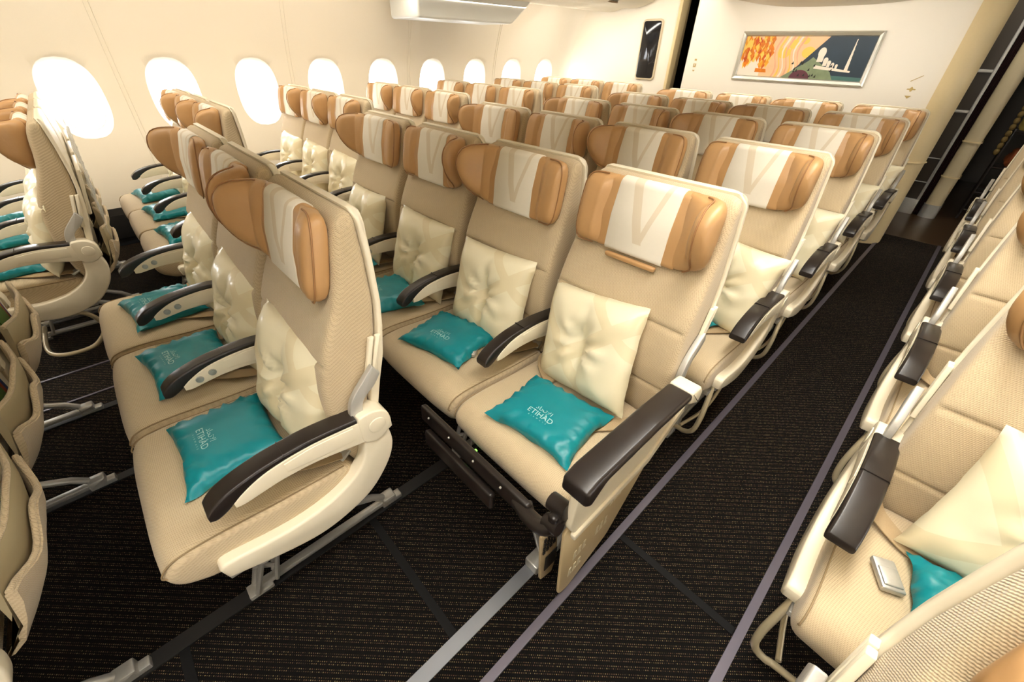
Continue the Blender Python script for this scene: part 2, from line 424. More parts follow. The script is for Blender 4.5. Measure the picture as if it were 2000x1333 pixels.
def ringm(r, h):
    def f(bm):
        tube(bm, [(0,0,0),(0,0,h)], r, 28)
    return f
struct('trim_21', build('corner_band', lambda bm: tube(bm, spline([(.11,3.878,0),(.2,3.895,0),(.27,3.95,0),(.306,4.06,0)],5), .008, 8), COLUMN), (0, 0, .72))
struct('wall_left_divider', build('wall_left_divider', lambda bm: box(bm, -4.1, -2.36, 4.25, 4.33, 0, 2.33, .02), WALLM))
struct('trim_22', build('jamb', lambda bm: box(bm, -2.385, -2.345, 4.20, 4.38, 0, 2.33, .01), COLUMN))
# cove between sidewall and divider
def cove(bm):
    prev = None
    for i in range(24):
        z = .05+2.2*i/23; x = wxs(max(.27, z)); cur = []
        for t in range(7):
            a = t/6*pi/2; cur.append(bm.verts.new((x+.16*(1-cos(a)) , 4.25-.16+.16*sin(a), z)))
        if prev:
            for j in range(6): bm.faces.new((prev[j], prev[j+1], cur[j+1], cur[j]))
        prev = cur
struct('trim_23', build('cove', cove, WALLM, ang=60))
t = thing('wall_mirror', 'dark tall rounded glass panel with rubber surround on left bulkhead', 'wall panel', (-2.69, 4.25, 1.455))
link('surround', build('surround', lambda bm: prism(bm, rnd([(-.135,-.30),(.135,-.30),(.135,.30),(-.135,.30)], .05, 6), -.022, .0, .008, 3, lambda a, p, q: (p, a, q)), mat('pale_surround', (214, 198, 166), .5)), t)
link('glass', build('glass', lambda bm: prism(bm, rnd([(-.115,-.28),(.115,-.28),(.115,.28),(-.115,.28)], .03, 6), -.028, -.012, .004, 2, lambda a, p, q: (p, a, q)), SCREEN), t)
# galley beyond
struct('wall_galley', build('wall_galley', lambda bm: _box0(bm, -2.3, .36, 5.42, 5.5, 0, 2.34, 0, None), GALLEY, smooth=False))
struct('wall_galley_side', build('wall_galley_side', lambda bm: _box0(bm, -2.1, -2.02, 4.08, 5.42, 0, 2.34, 0, None), GALLEY, smooth=False))
struct('wall_galley_left', build('wall_galley_left', lambda bm: _box0(bm, -4.1, -2.3, 6.4, 6.5, 0, 2.34, 0, None), GALLEY, smooth=False))
def gtr(bm):
    for z in (.34, .58, 1.02, 1.36): box(bm, -.2, .35, 5.405, 5.425, z-.012 if z > 1 else z-.004, z+.012 if z > 1 else z+.004, .002)
    box(bm, .335, .362, 5.39, 5.43, 0, 2.3, .004)
    box(bm, -.2, .36, 5.385, 5.42, 0, .16, .004)
struct('trim_24', build('galley_trim', gtr, STEEL))
struct('curtain', build('curtain', lambda bm: prism(bm, [(.365+.055*i/10, 5.41+(.012 if i%2 else -.012)) for i in range(11)]+[(.42,5.5),(.365,5.5)], .02, 2.3, 0, 0, lambda a, p, q: (p, q, a)), MAROON))
bpy.data.objects['curtain']['kind'] = 'thing'
c = bpy.data.objects['curtain']; c.name = 'aisle_curtain'; c['label'] = 'dark maroon curtain gathered beside the pale column past the galley'; c['category'] = 'curtain'
t = thing('partition_column', 'pale round edged column with steel foot beyond the dark galley', 'column', (.49, 5.43, 0))
link('shaft', build('shaft', lambda bm: prism(bm, rnd([(-.07,-.07),(.07,-.07),(.07,.25),(-.07,.25)], .06, 6), .12, 2.33, 0, 0, lambda a, p, q: (p, q, a)), mat('column_paint', (205, 188, 150), .5)), t)
link('steel_foot', build('foot', lambda bm: prism(bm, rnd([(-.078,-.078),(.078,-.078),(.078,.25),(-.078,.25)], .06, 6), 0, .14, 0, 0, lambda a, p, q: (p, q, a)), STEEL), t)
for z in (.43, .77):
    link('band', build('band', lambda bm: prism(bm, rnd([(-.078,-.078),(.078,-.078),(.078,.2),(-.078,.2)], .06, 6), z-.006, z+.006, 0, 0, lambda a, p, q: (p, q, a)), COLUMN), t)

# picture on the bulkhead
PX0, PX1, PZ0, PZ1 = -1.47, -.35, 1.235, 1.62
t = thing('framed_picture', 'wide silver framed picture of skyline, orange leaves and plants on bulkhead', 'picture', ((PX0+PX1)/2, 3.9, (PZ0+PZ1)/2))
hw, hh = (PX1-PX0)/2, (PZ1-PZ0)/2
def frm(bm):
    prof = [(0, 0), (0, -.022), (.010, -.034), (.030, -.026), (.038, -.014), (.038, 0)]
    cs = [(-hw,-hh),(hw,-hh),(hw,hh),(-hw,hh)]; rings = []
    for cx, cz in cs:
        sx, sz = -math.copysign(1, cx), -math.copysign(1, cz)
        rings.append([bm.verts.new((cx+sx*d, y, cz+sz*d)) for d, y in prof])
    for i in range(4):
        A, B = rings[i], rings[(i+1)%4]
        for j in range(len(prof)): bm.faces.new((A[j], A[(j+1)%len(prof)], B[(j+1)%len(prof)], B[j]))
link('frame', build('frame', frm, SILVER, ang=25), t)
AM = [mat('art_'+n, c, .45, var=v, bscale=s) for n, c, v, s in (('peach',(240,196,150),.12,9),('orange',(236,120,10),.5,45),('navy',(38,56,70),.2,6),('sage',(128,142,108),.25,30),
      ('white',(238,226,208),.05,5),('plum',(96,48,60),.1,9),('yellow',(246,200,90),.1,9),('teal',(70,110,104),.2,12),('dark',(36,36,28),.1,9), ('amber',(250,160,30),.3,30), ('rust',(200,80,6),.3,30), ('rose',(236,172,136),.15,12))]
def art(bm):
    def poly(pts, y, mi):
        vs = [bm.verts.new(((u-.5)*2*(hw-.03), y, (v-.5)*2*(hh-.03))) for u, v in pts]
        bm.faces.new(vs).material_index = mi
    def disc(u, v, ru, rv, y, mi, n=20, a0=0, a1=2*pi):
        poly([(u+ru*cos(a0+(a1-a0)*i/n), v+rv*sin(a0+(a1-a0)*i/n)) for i in range(n+(0 if a1 >= 2*pi else 1))], y, mi)
    poly([(0,0),(1,0),(1,1),(0,1)], -.010, 0)
    poly([(0,0),(.2,0),(.2,.5),(0,.5)], -.0105, 4)
    rr = random.Random(3)
    for i in range(170):   # leaf clumps
        u, v = rr.uniform(.0,.26), rr.uniform(.3,.98)
        if v < .45 and not (.02 < u < .1 or .17 < u < .25): continue
        a = rr.uniform(-.3,.3); poly([(u,v+.09),(u+.016+a*.03,v),(u,v-.12),(u-.016+a*.03,v)], -.011-i*.000006, rr.choice((1, 1, 9, 10, 6)))
    poly([(.16,.12),(.26,.12),(.25,.2),(.16,.22)], -.0115, 1)
    for u, v, r_ in ((.42,.8,.04),(.5,.88,.03),(.55,.62,.05),(.36,.6,.05)): disc(u, v, r_, r_*2.6, -.0112, 6)
    for i in range(7):
        a = .30+.03*i; poly([(a+.02*sin(t*.9), t/8) for t in range(9)]+[(a+.012+.02*sin(t*.9+.2), t/8) for t in range(8, -1, -1)], -.0114-i*.00002, (11, 6, 4)[i % 3])
    poly([(.68,1),(1,1),(1,0),(.42,0)], -.0122, 2)
    poly([(.38,0),(.57,.42),(.60,.52),(.76,.2),(.8,0)], -.0128, 3)
    poly([(.60,.52),(.64,.44),(.78,.12),(1,.1),(1,0),(.8,0)], -.0126, 7)
    disc(.54,.0,.08,.22, -.0134, 5, 16, 0, pi)
    for i in range(16):
        u = .42+.36*rr.random(); v = .05+.32*rr.random()
        poly([(u-.014,v),(u,v+.07),(u+.005,v)], -.0136, 8)
    for u, v, ru, rv in ((.655,.62,.028,.12),(.70,.45,.018,.07),(.73,.40,.014,.055),(.76,.36,.012,.05),(.79,.34,.01,.04)):
        disc(u, v, ru, rv, -.0132, 4); poly([(u-ru*.8,v-rv*1.7),(u+ru*.8,v-rv*1.7),(u+ru*.8,v-rv*.3),(u-ru*.8,v-rv*.3)], -.0131, 4)
    poly([(.63,.26),(.9,.2),(.9,.24),(.63,.34)], -.0133, 4)
    for i in range(7):
        w = .014-.0018*i; poly([(.865-w,.22+i*.1),(.865+w,.22+i*.1),(.867+w*.8,.32+i*.1),(.866-w*.8,.32+i*.1)], -.0134, 4)
link('canvas', build('canvas', art, AM, smooth=False), t)
GOLD = mat('small_sign_gold', (196, 168, 104), .5)
def poly_plate(pts):
    def f(bm):
        a = [bm.verts.new((x, -.002, z)) for x, z in pts]; b = [bm.verts.new((x, -.0002, z)) for x, z in pts]; n = len(pts)
        bm.faces.new(a); bm.faces.new(b[::-1])
        for i in range(n): bm.faces.new((a[i], b[i], b[(i+1)%n], a[(i+1)%n]))
    return build('pictogram', f, GOLD, smooth=False)
t = thing('wall_sign', 'small gold seat pictogram marks at the left edge of picture bulkhead', 'sign', (-1.90, 3.899, 1.33))
for p in ([(-.012,.045),(.012,.045),(.012,.062),(-.012,.062)], [(-.014,-.012),(.014,-.012),(.014,.022),(.004,.022),(.004,0),(-.004,0),(-.004,.022),(-.014,.022)], [(0,-.052),(.014,-.036),(-.014,-.036)]):
    link('pictogram', poly_plate(p), t)
t = thing('wall_sign', 'small gold pictograms under a slanted line right of the picture', 'sign', (-.02, 3.899, 1.235))
for p in ([(-.03,.055),(.035,.098),(.035,.103),(-.03,.061)], [(-.028,0),(-.01,0),(-.003,-.012),(.003,-.012),(.01,0),(.028,0),(.028,.008),(.010,.010),(.003,.022),(-.003,.022),(-.010,.010),(-.028,.008)], [(0,-.06),(.022,-.04),(-.022,-.04)]):
    link('pictogram', poly_plate(p), t)

# stowage clutter beyond the right hand seats
t = thing('service_trolley', 'dark blurred trolley frame standing beyond the right aisle seats', 'trolley', (.93, 5.55, 0))
link('frame', build('trolley', lambda bm: [tube(bm, spline([(sx*.2, 0, .02),(sx*.2, 0, .9)], 3), .012, 8) for sx in (-1, 1)]+[tube(bm, [(-.2, 0, z), (.2, 0, z)], .01, 8) for z in (.12, .3, .55, .88)]+[tube(bm, [(sx*.2, .3, .02),(sx*.2, .3, .9)], .012, 8) for sx in (-1, 1)], BLACK), t)
shm = build('shelf', lambda bm: box(bm, -.2, .2, 0, .3, 0, .02, .004), BLACK)
for z in (.28, .54, .86): link('shelf', shm, t, (0, 0, z))
def lump(sx, sy, sz, seed, amp=.25):
    def f(bm):
        bmesh.ops.create_uvsphere(bm, u_segments=28, v_segments=18, radius=1)
        for v in bm.verts:
            d = v.co.copy(); k = 1+amp*noise.noise(d*1.7+Vector((seed, 0, 0)))
            q = [math.copysign(abs(c_)**.6, c_) for c_ in d]
            v.co = Vector((q[0]*sx*k, q[1]*sy*k, q[2]*sz*k))
    return f
thing('stowed_cushion', 'pale yellow cushion with ring mark on trolley beyond right seats', 'cushion', (.86, 5.68, .99), me=build('cushion', lump(.13, .10, .10, 1), mat('yellow_cushion', (206, 182, 96), .7)))
thing('stowed_blanket', 'orange brown blanket bundle heaped on the trolley beyond right seats', 'blanket', (.90, 5.68, 1.18), me=build('blanket', lump(.18, .12, .11, 5, .4), mat('orange_blanket', (176, 104, 34), .9, bump=1, bscale=30, var=.4)))
thing('stowed_bag', 'orange bag lying on the middle shelf of trolley', 'bag', (.95, 5.68, .65), me=build('bag', lump(.15, .10, .085, 9), mat('orange_bag', (150, 74, 30), .8, var=.3)))
def chain(bm):
    for i in range(9):
        bmesh.ops.create_uvsphere(bm, u_segments=12, v_segments=8, radius=.022, matrix=Matrix.Translation((0, 0, .5+i*.055)) @ Matrix.Scale(1.4, 4, (0,0,1)))
thing('braided_strap', 'knobbly yellow strap hanging down the trolley side past right seats', 'strap', (.70, 5.50, .2), me=build('chain', chain, mat('yellow_strap', (120, 98, 48), .8)))

# ------------------------------------------------------------------ floor rails and seams
def rail(label, x, w, y0, y1, material, h=.006):
    m_ = build('rail', lambda bm: [box(bm, -w/2, w/2, y0, y1, 0.0005, h, 0)], material, smooth=False)
    return thing('floor_rail', label, 'floor rail', (x, 0, 0), me=m_)
rail('purplish grey strip edging the aisle beside the centre seats', .277, .026, YF, YB, RAIL, .008)
rail('purplish grey strip edging the aisle beside the right seats', .716, .026, YF, YB, RAIL, .008)
rail('wide silver seat rail in carpet just left of the aisle strip', .145, .042, YF, -.45, RAILS, .004)
rail('dark seat rail running under the three seat row', -.405, .05, YF, YB, RAILD, .007)
rail('dark seat rail under the middle of centre seats', -1.232, .04, YF, YB, RAILD)
rail('dark seat rail left of the centre seats', -1.77, .04, YF, YB, RAILD)
rail('thin grey strip edging left aisle beside the centre seats', -1.92, .012, YF, YB, RAIL)
rail('thin grey strip edging left aisle beside the window seats', -2.20, .012, YF, YB, RAIL)
rail('dark seat rail under the window side seats', -2.88, .04, YF, YB, RAILD)
def seam(label, x0, x1, y):
    m_ = build('seam', lambda bm: [box(bm, x0, x1, -.013, .013, .0004, .003, 0)], SEAMM, smooth=False)
    thing('carpet_seam', label, 'carpet seam', (0, y, 0), me=m_)
seam('dark carpet joint crossing under the three seat row', -1.2, .122, -.885)
seam('dark carpet joint crossing the aisle beside the console seat', .292, .70, -.25)
seam('dark carpet joint near the bottom left of floor', -.43, -.2, -1.48)
seam('dark carpet joint ahead of the silver rail at floor front', -.38, .12, -1.62)

# ------------------------------------------------------------------ seat meshes (local: x across, -y forwards, z up, y=0 at headrest)
HB = .238
cush_pr = rnd([(-.566,.385),(-.50,.345),(-.12,.33),(-.09,.40),(-.12,.475),(-.30,.480),(-.47,.492),(-.548,.486),(-.582,.44)], .032, 5)
def m_cushion(bm):
    prism(bm, cush_pr, -.252, .252, .028, 5, bulge=.006)
CUSH = build('seat_cushion', m_cushion, FAB)
def piping(bm, s=1):
    if 1:
        tube(bm, spline([(s*.243,-.14,.468),(s*.243,-.3,.473),(s*.243,-.47,.485),(s*.243,-.545,.478),(s*.243,-.574,.45),(s*.243,-.568,.435)], 5), .0022, 6)
_pt = mat('piping_thread', (150, 128, 95), .8)
PIPE = build('piping', piping, _pt); PIPE2 = build('piping', lambda bm: piping(bm, -1), _pt)
def groove(z): return [(0, z-.008), (.006, z), (0, z+.008)]
fr = [(-.100,.44),(-.120,.50),(-.130,.58),(-.134,.66),(-.128,.74),(-.108,.82),(-.078,.89),(-.050,.95),(-.030,1.02),(-.016,1.09),(-.004,1.13),(.012,1.160),(.03,1.172)]
fr = spline(fr, 6)
def dens(P):
    out = []
    for a, b in zip(P, P[1:]):
        n = max(1, int(math.dist(a, b)/.006)); out += [(a[0]+(b[0]-a[0])*i/n, a[1]+(b[1]-a[1])*i/n) for i in range(n)]
    return out+[P[-1]]
fr2 = dens(fr)
back_r = [(.05,1.165),(.052,1.05),(.05,.93),(.036,.84),(.0,.75),(-.02,.66),(-.03,.55),(-.035,.44)]
def bmap(x, y, z, hw=HB):
    zt = 1.160
    zz = z if z < .9 else .9+(z-.9)*(zt-.9)/(1.180-.9)
    k = 1-.055*max(0, min(1, (zz-.75)/.35))**1.3
    r = .045; d = zz-(zt-r)
    cut = r-math.sqrt(max(0, r*r-d*d)) if d > 0 else 0
    w_ = hw*k-cut
    if hw == HB and y < -.06:
        g = max(0, 1-min(abs(z-.60), abs(z-.80))/.009)
        y += .009*g*max(0, min(1, (hw-abs(x)-.002)/.014))
    return (x*w_/hw, y, zz)
def m_back(bm): prism(bm, fr2+dens(back_r), -HB, HB, .020, 4, bmap, 0, .0001)
BACK = build('backrest', m_back, FAB, ang=55)
sh_pr = [(.046,1.178),(.062,1.172),(.070,1.10),(.068,.95),(.062,.90),(.052,.84),(.040,.80),(.026,.80),(.030,.84),(.042,.90),(.048,.98),(.050,1.08)]
shell_full = [(.040,1.176),(.054,1.180),(.064,1.168),(.066,1.05),(.064,.93),(.056,.86),(.042,.78),(.018,.70),(-.002,.62),(-.012,.50),(-.034,.50),(-.028,.62),(-.004,.72),(.024,.79),(.042,.86),(.050,.93),(.052,1.05),(.048,1.15)]
def m_shell(bm):
    prism(bm, dens(shell_full), -.243, .243, .005, 3, lambda x, y, z: bmap(x, y, z, .243))
    for s in (-1, 1):
        for dy in (0, .016):
            box(bm, s*.244-.006, s*.244+.006, .0+dy*1.1+.008, .014+dy*1.1+.008, .70, .845, .002, 0, lambda x, y, z: (x, y+(z-.84)*.28, z))
SHELL = build('seat_shell', m_shell, CREAM, ang=50)
pad_pr = rnd([(-.058,.955),(-.018,.955),(.022,1.145),(-.016,1.153),(-.040,1.10)], .012, 4)
pad_pr = rnd([(-.072,.95),(-.028,.955),(.012,1.135),(-.010,1.153),(-.034,1.145),(-.062,1.05)], .014, 4)
def m_pad(bm): prism(bm, pad_pr, -.135, .135, .010, 3)
PAD = build('headrest_pad', m_pad, TAN, ang=60)
def m_cov(bm): prism(bm, offset(pad_pr, .003), -.096, .096, .0015, 1)
COVM = build('headrest_cover', m_cov, COV, ang=60)
def wing_mesh(s, th, L, H=.200, shape='D'):
    u0, rr = .045, .040
    def path(u, t):
        # flat run, then a bend through th, then straight; t is the offset towards the back
        if u < u0: px, py, a = u, 0, 0
        elif u < u0+rr*th: a = (u-u0)/rr; px, py = u0+rr*sin(a), -rr*(1-cos(a))
        else: a = th; d = u-u0-rr*th; px, py = u0+rr*sin(a)+d*cos(a), -rr*(1-cos(a))-d*sin(a)
        return px+sin(a)*t, py+cos(a)*t
    def lohi(u):
        q = min(1, u/L)
        if shape == 'D': zc = .70*H; return zc-zc*(1-q**2.3)**.62, zc+(H-zc)*(1-q**7)**.5
        zc = .5*H; e = (1-q**9)**.3; return zc-zc*e, zc+zc*e
    NU, NV = 26, 14
    bm = bmesh.new(); V = {}
    for side in (0, 1):
        for i in range(NU+1):
            q = i/NU; q = 1-(1-q)**1.6; u = L*q; lo, hi = lohi(u)
            for j in range(NV+1):
                v = -1+2*j/NV; v = math.copysign(1-(1-abs(v))**1.5, v)
                edge = i == NU or j in (0, NV)
                if side and edge: V[side, i, j] = V[0, i, j]; continue
                e = max(0, (1-abs(v)**5)*(1-q**8))**.45
                t = (-.034 if side == 0 else .026)*e*(1+(.10 if side == 0 else 0)*(1-v*v))
                t = -.004+(t+.004)*min(1, .30+.70*u/.035)
                z = (lo+hi)/2+(hi-lo)/2*v
                px, py = path(u, t)
                V[side, i, j] = bm.verts.new((s*(.112+px), -.037+py+.20*(z-.10)*(1 if th < .3 else .8), .952+z))
    for side in (0, 1):
        for i in range(NU):
            for j in range(NV):
                q_ = [V[side, i, j], V[side, i+1, j], V[side, i+1, j+1], V[side, i, j+1]]
                try: bm.faces.new(q_)
                except ValueError: pass
    for j in range(NV): bm.faces.new((V[0, 0, j], V[0, 0, j+1], V[1, 0, j+1], V[1, 0, j])) if 0 < j < NV-1 else None
    pts = []
    for k in range(0, 25):   # piping round the rim
        if k <= 8: u = L*.97*(.3+.7*k/8) ; z = lohi(u)[1]
        elif k >= 16: u = L*.97*(.3+.7*(24-k)/8); z = lohi(u)[0]
        else:
            a, b = lohi(L*.97); u = L*.97; z = b+(a-b)*(k-8)/8; u = L*(.97+.03*(1-((k-12)/4)**2))
        px, py = path(u, -.014); zz = z
        pts.append((s*(.112+px), -.037+py+.20*(zz-.10)*(1 if th < .3 else .8), .952+zz))
    tube(bm, pts, .0022, 6, 1)
    me = mesh_of(bm, 'headrest_wing', [TAN, TANP], ang=70)
    return me
WINGS = {}
for s_ in (-1, 1):
    WINGS[(s_, 'f')] = wing_mesh(s_, R(10), .105, shape='F')
    WINGS[(s_, 'i')] = wing_mesh(s_, R(56), .182)
    WINGS[(s_, 'o')] = wing_mesh(s_, R(86), .165)
def m_pull(bm): box(bm, -.085, .085, -.082, -.066, .930, .944, .005)
PULL = build('pull_strip', m_pull, TAN)
# armrest
def beam(bm, st, w, r=.006, mi=0, xo=0):
    """solid along y from stations (y, ztop, zbottom) with a rounded rectangular section of width w"""
    P = spline([(a, b, c) for a, b, c in st], 5); rings = []
    for k, (y, zt, zb) in enumerate(P):
        h = max(zt-zb, .004); rr = min(r, h*.45); ring = []
        for cx, cz, a0 in ((w/2-rr, zt-rr, 0), (-w/2+rr, zt-rr, 90), (-w/2+rr, zb+rr, 180), (w/2-rr, zb+rr, 270)):
            for q in range(5):
                a = R(a0+q*22.5); ring.append(bm.verts.new((xo+cx+rr*cos(a), y, cz+rr*sin(a))))
        rings.append(ring)
    for A, B in zip(rings, rings[1:]):
        for q in range(20): bm.faces.new((A[q], A[(q+1)%20], B[(q+1)%20], B[q])).material_index = mi
    bm.faces.new(rings[0]).material_index = mi; bm.faces.new(rings[-1][::-1]).material_index = mi
cap_st = [(-.085,.651,.634),(-.20,.662,.644),(-.30,.656,.636),(-.36,.644,.612),(-.40,.630,.584),(-.425,.614,.573),(-.440,.598,.577)]
arm_st = [(.004,.600,.565),(-.03,.640,.553),(-.09,.640,.562),(-.20,.648,.584),(-.28,.642,.588),(-.33,.630,.583),(-.368,.612,.578),(-.388,.598,.580)]
def m_arm(w):
    return build('armrest', lambda bm: (beam(bm, arm_st, w, .004), beam(bm, [(-.10,.632,.588),(-.20,.640,.596),(-.27,.634,.606)], w+.003, .002)), CREAM, ang=45)
def m_cap(w):
    return build('arm_pad', lambda bm: (beam(bm, cap_st, w, .007), beam(bm, [(-.262,.6625,.65),(-.264,.6625,.65)], w*.985, .005)), BLACK, ang=45)
ARM = m_arm(.050); CAP = m_cap(.048); ARMW = m_arm(.058); CAPW = m_cap(.057)
def m_btn(bm):
    for y, z in ((0, 0),):
        for s in (1,):
            M_ = Matrix.Translation((s*.0255, y, z)) @ Matrix.Rotation(pi/2, 4, 'Y')
            bmesh.ops.create_cone(bm, cap_ends=True, segments=20, radius1=.012, radius2=.010 , depth=.006, matrix=M_)
            bmesh.ops.create_cone(bm, cap_ends=True, segments=16, radius1=.007, radius2=.006, depth=.009, matrix=M_)
BTN = build('seat_button', m_btn, STEEL, ang=30)
def m_pivot(bm):
    prism(bm, rnd([(-.085,.560),(-.085,.652),(-.03,.652),(.0,.63),(.008,.585),(-.015,.55),(-.05,.54)], .018, 4), -.030, .030, .005)
    prism(bm, [(-.036+.024*cos(a*pi/12), .600+.024*sin(a*pi/12)) for a in range(24)], -.0325, .0325, .002)
PIVOT = build('arm_pivot', m_pivot, CREAM, ang=40)
shr_out = spline([(-.005,.565),(.0,.50),(-.025,.43),(-.09,.355),(-.17,.318),(-.26,.305),(-.36,.325),(-.475,.365)], 5)
shr_in = spline([(-.482,.405),(-.46,.418),(-.36,.402),(-.28,.398),(-.20,.412),(-.135,.445),(-.095,.49),(-.08,.55)], 5)
def m_shroud(bm): prism(bm, shr_out+shr_in, -.024, .022, .008, 3)
SHROUD = build('side_shroud', m_shroud, CREAM, ang=50)
def m_lever(bm):
    prism(bm, rnd(spline([(.012,.745),(-.01,.715),(-.045,.685),(-.055,.65),(-.052,.60)], 4)+spline([(-.085,.60),(-.09,.655),(-.075,.70),(-.035,.745),(-.005,.775)], 4), .004, 2), -.012, .006, .003)
LEVER = build('hinge_lever', m_lever, GREYP, ang=45)
def m_leg(bm):
    # base bar on the track, front truss, rear fitting and diagonal strut
    box(bm, -.013, .013, -.46, .00, .016, .036, .003)
    box(bm, -.024, .024, -.50, -.43, .0, .022, .004); box(bm, -.016, .016, -.035, .045, .0, .026, .004)
    box(bm, -.022, .022, -.03, .02, .02, .05, .005)
    for s in (-1, 1):
        tube(bm, [(s*.020, -.475, .02), (s*.026, -.36, .33)], .009, 8)
        tube(bm, [(s*.020, -.415, .03), (s*.026, -.33, .33)], .007, 8)
    tube(bm, [(-.02, -.452, .10), (.02, -.400, .10)], .008, 8); tube(bm, [(.02, -.43, .17), (-.02, -.385, .17)], .008, 8)
    tube(bm, [(-.026, -.40, .25), (.026, -.36, .25)], .008, 8)
    tube(bm, [(0, -.025, .05), (0, -.06, .085), (0, -.18, .15), (0, -.34, .32)], .013, 10)
    tube(bm, [(-.03, -.30, .325), (.03, -.30, .325)], .022, 12)
LEG = build('leg', m_leg, STEEL, ang=40)
def m_frame(bm):   # cross tubes under cushion
    for y in (-.40, -.22): tube(bm, [(-.255, y, .315), (.255, y, .315)], .018, 10)
    box(bm, -.25, .25, -.48, -.12, .312, .332, .003)
FRAME = build('seat_frame', m_frame, GREYP, ang=40)
def m_bar(s):
    def f(bm):
        x = s*.245
        tube(bm, spline([(x,-.43,.34),(x+s*.012,-.47,.27),(x+s*.016,-.49,.19),(x+s*.006,-.49,.12),(x-s*.03,-.475,.075),(x-s*.10,-.46,.06),(x-s*.50,-.46,.06)], 6), .0105, 10)
        tube(bm, spline([(x-s*.02,-.15,.31),(x-s*.02,-.2,.16),(x-s*.03,-.3,.08),(x-s*.06,-.45,.07)], 5), .008, 8)
    return build('luggage_bar', f, CREAMBAR, ang=50)
BARS = {1: m_bar(1), -1: m_bar(-1)}
def m_rbar(bm): tube(bm, spline([(.25,-.38,.31),(.25,-.24,.31),(.25,-.175,.275),(.25,-.15,.20),(.248,-.185,.135),(.235,-.25,.09),(.17,-.37,.065),(.05,-.43,.06),(-.25,-.44,.06)], 6), .011, 10)
RBAR = build('luggage_bar', m_rbar, CREAMBAR, ang=50)
def m_belt(bm, side=1):
    def rib(pts, w):
        P = spline(pts, 6); pr = None
        for i, p in enumerate(P):
            q = P[min(i+1, len(P)-1)]; a = P[max(i-1, 0)]; d = Vector((q[0]-a[0], q[1]-a[1], 0)).normalized(); n = Vector((-d.y, d.x, 0))*w/2
            cur = [bm.verts.new(Vector(p)+n), bm.verts.new(Vector(p)-n), bm.verts.new(Vector(p)-n-Vector((0,0,.003))), bm.verts.new(Vector(p)+n-Vector((0,0,.003)))]
            if pr:
                for j in range(4): bm.faces.new((pr[j], pr[(j+1)%4], cur[(j+1)%4], cur[j]))
            pr = cur
    if side == 1: rib([(.222,-.13,.50),(.20,-.20,.500),(.16,-.26,.497),(.105,-.33,.497)], .045)
    else: rib([(-.222,-.13,.50),(-.20,-.19,.502),(-.14,-.235,.497),(-.10,-.25,.497)], .045)
BELT = build('seat_belt', m_belt, STRAP, ang=60); BELT2 = build('seat_belt', lambda bm: m_belt(bm, 2), STRAP, ang=60)
def m_buckle(bm):
    box(bm, -.022, .022, -.038, .038, 0, .016, .004)
    box(bm, -.018, .018, -.030, .014, .014, .020, .003)
BUCK = build('buckle', m_buckle, STEEL)
def m_link_(bm): box(bm, -.018, .018, -.02, .02, 0, .012, .004)
ANCH = build('belt_anchor', m_link_, STEEL)
# rear of the seat (row seen from behind)
def m_tray(bm): box(bm, -.205, .205, .076, .092, .74, .94, .006, 0, lambda x, y, z: (x, y+(z-.94)*.22, z))
TRAY = build('tray_table', m_tray, CREAM)
def m_latch(bm): prism(bm, [(.034*cos(a*pi/12), .034*sin(a*pi/12)) for a in range(24)], .0, .012, .003, 2, lambda a, p, q: (p, a+.088, q+.90))
LATCH = build('tray_latch', m_latch, CREAM)
def m_scr(bm):
    box(bm, -.15, .15, .070, .086, .975, 1.135, .008)
SCRF = build('screen_surround', m_scr, BLACK)
SCRG = build('screen_glass', lambda bm: box(bm, -.125, .125, .080, .089, .99, 1.12, .003), SCREEN)
def m_pocket(bm, top=.665, wave=.006, out=0, zb=.44):
    pts = []
    for i in range(17):
        x = -.21+.42*i/16; zt = top+wave*cos(i/16*4*pi)
        yb = .048+out+.030*sin(pi*i/16)
        pts.append((x, yb, zt))
    fr_, bk = [], []
    rows = []
    for k, (z, dy) in enumerate(((1, 0), (.97, .008), (.75, .0), (.45, -.018), (.12, -.045), (0, -.07))):
        rows.append([bm.verts.new((x, y+dy, .44+(zt-.44)*z)) for x, y, zt in pts])
    rows.append([bm.verts.new((x, -.03, .44)) for x, y, zt in pts]); 
    for A, B in zip(rows, rows[1:]):
        for i in range(16): bm.faces.new((A[i], A[i+1], B[i+1], B[i]))
    inner = [bm.verts.new((x, y-.008, zt-.004)) for x, y, zt in pts]; low = [bm.verts.new((x, y-.03, .50)) for x, y, zt in pts]
    for A, B in ((rows[0], inner), (inner, low)):
        for i in range(16): bm.faces.new((A[i], A[i+1], B[i+1], B[i]))
    tube(bm, [p for p in pts], .006, 8, 1)
    for e in (0, 16):
        bm.faces.new([r_[e] for r_ in rows]+[low[e], inner[e]])
POCK = build('literature_pocket', m_pocket, [mat('taupe_vinyl', (168, 154, 122), .5), FAB], ang=60)
POCK2 = build('elastic_pocket', lambda bm: m_pocket(bm, .585, .016, .006), [FAB, FAB], ang=60)
MAGS = [build('magazine', lambda bm, i=i: box(bm, -.10+i*.05, .03+i*.05, .015+i*.008, .019+i*.008, .55, .745-i*.012, 0), MAG[i], smooth=False) for i in range(3)]
def m_rearbase(bm): prism(bm, rnd([(.0,.71),(.022,.71),(.012,.60),(-.008,.50),(-.03,.50),(-.02,.6)], .006, 2), -.245, .245, .003)
HANDLE = build('seat_screw', lambda bm: bmesh.ops.create_cone(bm, cap_ends=True, segments=16, radius1=.008, radius2=.006, depth=.004, matrix=Matrix.Translation((.225, .055, .745)) @ Matrix.Rotation(pi/2, 4, 'X')), STEEL)
